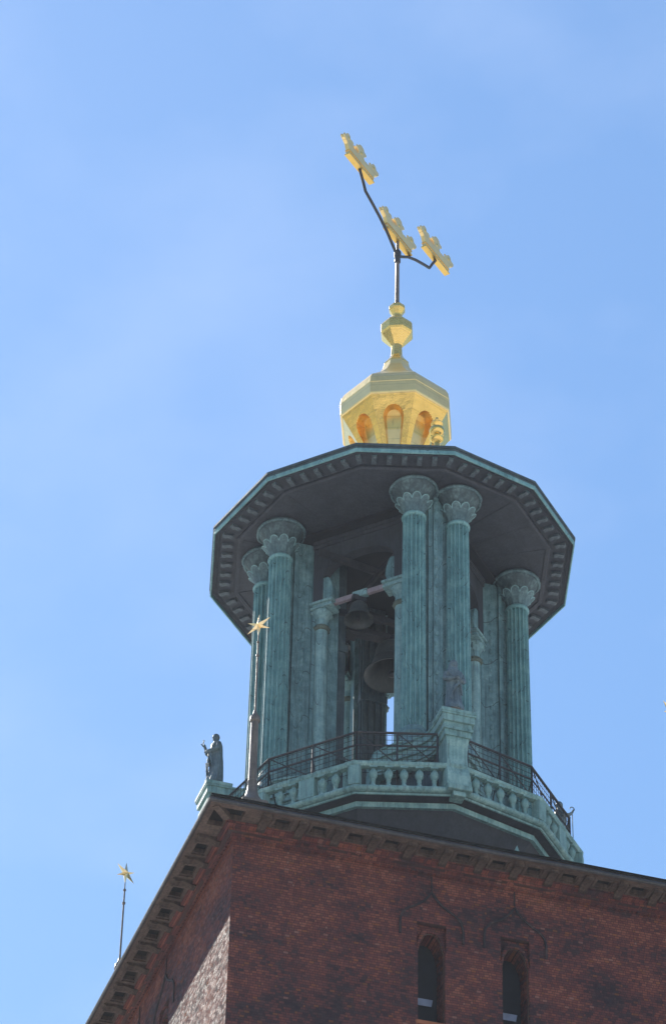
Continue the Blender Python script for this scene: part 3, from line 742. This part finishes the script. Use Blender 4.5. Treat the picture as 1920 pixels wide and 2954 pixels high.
o = bevel(ub.build('upper_bulb', M['gold_mid'], dome), .015); o.location = (0, 0, -20.6)
kn = MB(); kn.lathe([(.22, 30.9), (.18, 31.1), (.19, 31.14), (.29, 31.34), (.325, 31.4), (.325, 31.52), (.29, 31.6), (.1, 31.7)], 8, PH8)
o = bevel(kn.build('top_knob', M['gold_mid'], dome), .01); o.location = (0, 0, -20.6)

# ================================================================ CROWN VANE
vane = thing('crown_weather_vane', 'thin branching mast carrying three gilded crowns at the very top', 'weather vane', (OX, OY, 31.7), rad(40))
mt = MB(); mt.lathe([(.085, 0), (.075, 2.6), (.065, 2.75), (.06, 3.45)], 14)
mt.build('mast', M['pole'], vane, smooth=40)
jn = MB(); jn.lathe([(.08, 2.28), (.12, 2.32), (.12, 2.46), (.1, 2.5), (.14, 2.62), (.14, 2.85), (.09, 2.95)], 14); jn.build('mast_joint', M['iron'], vane, smooth=40)
arm = [(.06, 2.72), (.21, 2.8), (.5, 3.03), (.8, 3.28), (1.39, 3.62), (2.01, 3.9), (2.5, 4.1), (2.6, 4.28), (2.72, 4.5), (2.88, 4.76), (2.98, 4.92)]
for s_ in (-1, 1):
    am = MB(); am.tube([(s_ * x, 0, z) for x, z in arm], .06, 10); am.build('arm', M['iron'], vane, smooth=50)
def spl(P, n=4):
    out = []
    for i in range(len(P) - 1):
        p0, p1, p2, p3 = P[max(i - 1, 0)], P[i], P[i + 1], P[min(i + 2, len(P) - 1)]
        for j in range(n):
            t = j / n
            out.append(tuple(.5 * ((2 * p1[c]) + (-p0[c] + p2[c]) * t + (2 * p0[c] - 5 * p1[c] + 4 * p2[c] - p3[c]) * t * t + (-p0[c] + 3 * p1[c] - 3 * p2[c] + p3[c]) * t ** 3) for c in (0, 1)))
    out.append(P[-1]); return out
half = spl([(.94, .26), (1.04, .5), (1.2, .62), (1.33, .74), (1.3, .86), (1.16, .88), (1.1, 1.0), (.98, 1.06), (.86, 1.0), (.84, .88), (.7, .9), (.6, .84), (.62, .72), (.5, .62), (.38, .66), (.3, .62), (.2, .7), (.24, .84), (.36, .92), (.36, 1.04), (.22, 1.08), (.16, 1.2), (0, 1.26)])
outline = [(.94, .26)] + half[1:] + [(-x, z) for x, z in half[::-1][1:]]
Ax = Matrix.Rotation(pi / 2, 4, 'X')
def crown(cx, cz):
    r = MB(); r.prism([(x + cx, z + cz) for x, z in ([(.92, 0), (.94, .26)] + outline[1:-1] + [(-.94, .26), (-.92, 0)])], .045, .08, Ax)
    r.prism([(x + cx, z + cz) for x, z in ([(.92, 0), (.94, .26)] + outline[1:-1] + [(-.94, .26), (-.92, 0)])], -.08, -.045, Ax)
    r.box(cx - .92, cx - .87, -.044, .044, cz, cz + .26); r.box(cx + .87, cx + .92, -.044, .044, cz, cz + .26)
    for sx in (-1, 1): r.add([(cx + sx * x, y, cz + z) for x, z in ((.92, .26), (1.03, .5), (1.28, .66), (1.3, .8)) for y in (-.06, .06)], [(0, 1, 3, 2), (2, 3, 5, 4), (4, 5, 7, 6)])
    r.box(cx - .87, cx + .87, -.044, .044, cz + .002, cz + .05)
    for i in range(-4, 5):
        pass
    c = bevel(r.build('crown', M['gold_pale'], vane), .012)
    b = MB(); b.box(cx - .95, cx + .95, -.115, .115, cz - .02, cz + .03); b.box(cx - .95, cx + .95, -.1, .1, cz + .2, cz + .235)
    for i in range(13):
        for sy in (-1, 1): b.ball((cx - .87 + i * .145, sy * .085, cz + .12), .05, 8, (1, .4, 1))
    for x in (-.95, 0, .95):
        for sy in (-1, 1): b.ball((cx + x, sy * .08, cz + .84), .075, 8, (1, .3, 1))
    bevel(b.build('jewelled_band', M['gold_niche2'], c), .008)
M['gold_niche2'] = gold('yellow_gilding', (.95, .62, .16), .35, .3)
crown(-2.98, 4.92); crown(2.98, 4.92); crown(0, 3.44)

# ================================================================ STAR POLES
def star_mesh():
    s = MB(); n = 6; R_, r_, d = .47, .13, .12
    ring = [(R_ * sin(pi * i / n) if i % 2 == 0 else r_ * sin(pi * i / n), R_ * cos(pi * i / n) if i % 2 == 0 else r_ * cos(pi * i / n)) for i in range(2 * n)]
    vs = [(x, 0, z) for x, z in ring] + [(0, -d, 0), (0, d, 0)]; k = 2 * n
    s.add(vs, [(i, (i + 1) % k, k) for i in range(k)] + [((i + 1) % k, i, k + 1) for i in range(k)]); return s
def star_pole(loc, star_rz, label):
    t = thing('star_pole', label, 'star pole', loc, 0, 'gilded star poles on the tower corners')
    p = MB(); p.box(-.36, .36, -.36, .36, .3, 1.35); p.box(-.43, .43, -.43, .43, 1.35, 1.47); p.box(-.4, .4, -.4, .4, 1.47, 1.52)
    bevel(p.build('plinth', M['pole'], t), .02)
    s = MB(); s.lathe([(.4, 1.52), (.33, 1.65), (.22, 1.85), (.165, 2.1), (.145, 2.35), (.16, 2.38), (.16, 2.42), (.138, 2.45), (.132, 3.6), (.128, 4.72), (.165, 4.76), (.175, 4.84), (.15, 4.95), (.08, 5.05), (.05, 5.2)], 24)
    s.build('shaft', M['pole'], t, smooth=35)
    r = MB(); r.lathe([(.035, 5.15), (.032, 7.38), (.06, 7.41), (.06, 7.46), (.03, 7.48), (.028, 7.93), (.052, 7.95), (.052, 8.0), (.02, 8.02), (.018, 8.66)], 12)
    r.build('rod', M['pole'], t, smooth=35)
    st = star_mesh().build('star', M['gold_star'], t); st.location = (0, 0, 8.66); st.rotation_euler = (0, 0, rad(star_rz))
    return t
star_pole((-7.087, -7.087, 0), -43, 'tall brown pole with a gilded star in front of the green columns')
star_pole((-7.087, 7.087, 0), 26, 'gilded star on a thin rod against open sky beyond the long left eave')
star_pole((7.45, -7.087, 0), 28, 'star pole at the right roof corner, cut off by the right edge')

# ================================================================ IRON RAILING
RI = 6.12
def railing(a0, label, name='iron_railing'):
    t = thing('iron_railing', label, 'railing', (0, 0, 0), 0, 'wire mesh railings round the gallery')
    k0 = a0 // 30; V = [pol(RI, a0)] + [pol(RI, a0 + 30 * i) for i in (1, 2)] + [pol(RI, a0 + 90)]
    V[0] = V[0].lerp(V[1], .17); V[3] = V[3].lerp(V[2], .17)
    z0, zt, zm = 4.75, 6.62, 6.1
    for name, z, r in (('top_rail', zt, .042), ('middle_rail', zm, .03), ('bottom_rail', 5.35, .022)):
        mb = MB()
        for a, b in zip(V, V[1:]):
            d = (b - a).normalized() * .02
            mb.tube([a - d + Vector((0, 0, z)), b + d + Vector((0, 0, z))], r, 6)
        mb.build(name, M['iron'], t)
    ms = MB()
    for a, b in zip(V, V[1:]):
        L = (b - a).length; n = int(L / .16)
        for i in range(1, n):
            p = a.lerp(b, i / n); ms.tube([p + Vector((0, 0, z0 + .1)), p + Vector((0, 0, zt))], .01, 3, False)
        for i in range(9):
            z = z0 + .25 + i * .19
            ms.tube([a + Vector((0, 0, z)), b + Vector((0, 0, z))], .01, 3, False)
        # posts
        m_ = max(2, round(L / 1.3))
        for i in range(m_ + 1):
            p = a.lerp(b, i / m_); q = p * (5.45 / RI)
            mb = MB(); mb.tube([p + Vector((0, 0, 4.24)), p + Vector((0, 0, zt + .02))], .036, 6)
            mb.tube([p + Vector((0, 0, zm)), q + Vector((0, 0, 4.24))], .022, 5)
            mb.build('post', M['iron'], t)
        for i in range(m_):
            p, q = a.lerp(b, i / m_), a.lerp(b, (i + 1) / m_)
            mb = MB(); mb.tube([p + Vector((0, 0, zt)), q + Vector((0, 0, 5.35))], .02, 5)
            mb.build('diagonal_brace', M['iron'], t)
    ms.build('wire_mesh', M['iron'], t)
railing(-90, 'wire mesh railing on the gallery from the tall star pole to the near statue pedestal')
railing(0, 'wire mesh railing running down the right side of the gallery')
railing(-180, 'low end of wire mesh railing between the left statue and the star pole')

# ================================================================ BELLS
def bell(R_, loc, label, beam=1.2):
    t = thing('bell', label, 'bell', loc, 0, 'bronze bells hanging in the lantern')
    H = R_ * 1.45
    o = [(1.0, 0), (.985, .05), (.9, .16), (.78, .35), (.69, .6), (.62, .9), (.585, 1.1), (.56, 1.2), (.48, 1.3), (.3, 1.37), (.12, 1.42)]
    i_ = [(.1, 1.3), (.42, 1.24), (.5, 1.1), (.54, .9), (.6, .6), (.7, .35), (.82, .15), (.93, .03)]
    b = MB(); P = [(r * R_, z * R_) for r, z in o + i_]; b.ring(P, 40)
    b.lathe([(.7 * R_ * 1.0, .585 * R_), (.705 * R_, .6 * R_), (.695 * R_, .63 * R_)], 40, capb=False, capt=False)
    b.build('bell_body', M['bell'], t, smooth=40)
    c = MB(); c.tube([(0, 0, 1.25 * R_), (0, 0, .2 * R_), (0, 0, -.02 * R_)], [.05 * R_, .05 * R_, .07 * R_], 8); c.ball((0, 0, .08 * R_), .15 * R_, 10)
    c.build('clapper', M['iron'], t, smooth=60)
    h = MB(); h.box(-.18 * R_, .18 * R_, -.3 * R_, .3 * R_, 1.4 * R_, 1.6 * R_); h.box(-beam, beam, -.1, .1, 1.6 * R_, 1.6 * R_ + .22)
    h.build('headstock', M['iron'], t)
bell(.98, (.02, .02, 13.7), 'largest bell, partly hidden behind the front pair of columns', 1.9)
bell(.52, (-1.86, -1.78, 14.33), 'bell hanging straight under the pinkish tie beam', .25)
bell(.31, tuple(Vector((.8986, -.427, 0)).normalized() * -1.77 + Vector((0, 0, 15.1))), 'smallest bell, lower left of the bell under the tie beam', .5)
bell(.47, tuple(Vector((.8986, -.427, 0)).normalized() * -2.15 + Vector((0, 0, 13.4))), 'bell low on the left, half hidden by the small column', .6)

# ================================================================ STATUES
def statue(loc, rz, label, pose):
    t = thing('statue', label, 'statue', loc, rz, 'bronze saints on the gallery pedestals')
    b = MB(); Hh = 1.92
    secs = [(0, .3, .27), (.08, .31, .28), (.3, .27, .24), (.6, .25, .21), (.85, .25, .2), (1.05, .235, .19), (1.2, .25, .19), (1.38, .28, .185), (1.5, .265, .16), (1.56, .16, .12), (1.6, .085, .085), (1.68, .075, .08)]
    n = 56; vs = []; fs = []
    for j, (z, rx, ry) in enumerate(secs):
        for i in range(n):
            a = 2 * pi * i / n; fold = 1 + (.075 * sin(9 * a + z * 2.2) + .05 * sin(17 * a - z * 3)) * max(0, 1 - z / 1.35) + (.03 * sin(6 * a + 4 * z) if z < 1.5 else 0)
            vs.append((rx * fold * sin(a), -ry * fold * cos(a) + (-.03 if z < .3 else 0) + .03 * sin(z * 2.2), z))
    for j in range(len(secs) - 1):
        for i in range(n):
            a_, b_ = j * n + i, j * n + (i + 1) % n; fs.append((a_, b_, b_ + n, a_ + n))
    fs += [tuple(range(n - 1, -1, -1)), tuple((len(secs) - 1) * n + i for i in range(n))]
    b.add(vs, fs)
    b.ball((0, -.02, 1.79), .118, 20, (.88, 1.02, 1.15))
    b.ball((0, -.135, 1.775), .02, 8, (.8, 1.2, 1.5)); b.ball((0, -.105, 1.70), .045, 8, (1, .8, .7))
    for sx in (-1, 1): b.ball((sx * .04, -.118, 1.815), .022, 8, (1.2, .6, .6)); b.ball((sx * .105, 0, 1.785), .03, 8, (.5, 1, 1.3))
    def arm(pts, rs): b.tube(pts, rs, 12)
    def hand(p, d, side):
        p = Vector(p); d = Vector(d).normalized(); s = d.cross(Vector((0, 0, 1))).normalized() * side
        b.ball(p, .042, 10, (1, 1, 1))
        b.tube([p, p + d * .07], [.042, .036], 8)
        for i, l in enumerate((.07, .085, .08, .06)):
            o = p + d * .06 + s * (-.028 + i * .019); b.tube([o, o + d * l * .6, o + d * l + Vector((0, 0, -.02))], [.012, .011, .008], 6)
        b.tube([p - s * .035, p - s * .06 + d * .05], [.014, .01], 6)
    if pose == 'cross':           # raised forearm holding a cross near the face
        arm([(-.25, 0, 1.42), (-.3, -.06, 1.22), (-.22, -.24, 1.28), (-.1, -.33, 1.42)], [.085, .08, .06, .04]); hand((-.1, -.34, 1.44), (-.1, -.3, 1), 1)
        arm([(.25, 0, 1.42), (.3, -.04, 1.18), (.2, -.22, 1.14), (.04, -.3, 1.2)], [.085, .08, .065, .045]); hand((.03, -.31, 1.21), (-1, -.3, .1), -1)
        b.tube([(-.1, -.36, 1.36), (-.12, -.4, 1.72)], .016, 6); b.tube([(-.21, -.4, 1.6), (-.02, -.38, 1.62)], .016, 6)
        b.tube([(-.08, -.36, 1.4), (-.02, -.5, 1.46)], [.03, .02], 6)
        for i in range(5): b.tube([(.1 * sin(i), -.24 - .01 * i, 1.15 - i * .08), (.16 * cos(i * 2), -.26, .55 - i * .09)], [.03, .012], 6)
    elif pose == 'veil':
        arm([(-.25, 0, 1.42), (-.31, -.03, 1.18), (-.2, -.2, 1.08), (-.06, -.27, 1.12)], [.09, .085, .07, .045]); hand((-.05, -.28, 1.13), (1, -.3, .1), 1)
        arm([(.25, 0, 1.42), (.31, -.03, 1.18), (.2, -.2, 1.06), (.06, -.27, 1.08)], [.09, .085, .07, .045]); hand((.05, -.28, 1.09), (-1, -.3, .2), -1)
        b.ball((0, .03, 1.8), .15, 18, (.92, 1.0, 1.15))
        b.tube([(0, .07, 1.85), (0, .12, 1.6), (0, .14, 1.3)], [.13, .18, .2], 16)
        b.ball((0, -.3, 1.12), .07, 10)
    else:
        arm([(-.25, 0, 1.42), (-.33, -.03, 1.2), (-.3, -.22, 1.25), (-.26, -.36, 1.4)], [.085, .08, .065, .04]); hand((-.26, -.37, 1.42), (0, -.3, 1), 1)
        arm([(.25, 0, 1.42), (.32, -.02, 1.18), (.26, -.12, 1.0), (.2, -.2, .9)], [.085, .08, .06, .045]); hand((.2, -.21, .88), (0, -.4, -1), -1)
        b.tube([(-.27, -.36, .05), (-.26, -.36, 1.45)], .018, 6)
        cr = [(-.26, -.36 - .08 * sin(i * .7), 1.45 + .08 * (1 - cos(i * .7))) for i in range(8)]; b.tube(cr, .02, 6)
    # cloak edge swung across the front
    b.tube([(-.22, -.12, 1.42), (-.05, -.2, 1.15), (.16, -.2, .9), (.22, -.16, .55)], [.05, .05, .045, .02], 8)
    b.tube([(.2, -.15, 1.4), (.1, -.2, 1.0), (-.1, -.24, .7), (-.2, -.2, .35)], [.05, .05, .045, .02], 8)
    o = b.build('robed_figure', M['statue'], t, smooth=80); o.location = (0, 0, .08); o.scale = (1.06, 1.06, 1.11)
    rm = o.modifiers.new('remesh', 'REMESH'); rm.mode = 'VOXEL'; rm.voxel_size = .016; rm.use_smooth_shade = True
    pl = MB(); pl.box(-.36, .36, -.32, .32, -.17, -.08); pl.box(-.3, .3, -.27, .27, -.08, 0); pl.lathe([(.3, 0), (.33, .04), (.3, .09), (.28, .12)], 20)
    bevel(pl.build('statue_base', M['cap_brown2'], t), .012)
M['cap_brown2'] = copper('brown_stained_copper', (.09, .075, .065), (.15, .13, .11), (.22, .2, .17), amount=.4)
statue((0, -6.15, 7.45), 0, 'bronze robed figure with joined hands on the near pedestal, in front of the green columns', 'veil')
statue((-6.2, 0, 7.45), rad(-90), 'bronze robed figure holding a cross, seen side on against the sky at the left', 'cross')
statue((6.2, 0, 7.45), rad(90), 'bronze figure with a crook, mostly hidden by the railing at the far right', 'crook')

# ================================================================ HAZE ADDED FOR LENS GLARE
hz = MB(); hz.box(-4100, 4100, -4100, 4100, GZ - 2, 40)  # thin volume added to lift the darks like veiling lens glare
hv = bpy.data.materials.new('glare_haze'); hv.use_nodes = True; ht = hv.node_tree
ht.nodes.remove(ht.nodes['Principled BSDF']); pv = ht.nodes.new('ShaderNodeVolumePrincipled')
pv.inputs['Density'].default_value = 0.00015; pv.inputs['Color'].default_value = (.86, .92, 1, 1); pv.inputs['Anisotropy'].default_value = .35
ht.links.new(pv.outputs[0], ht.nodes['Material Output'].inputs['Volume'])
hz.build('haze', hv, kind='stuff')
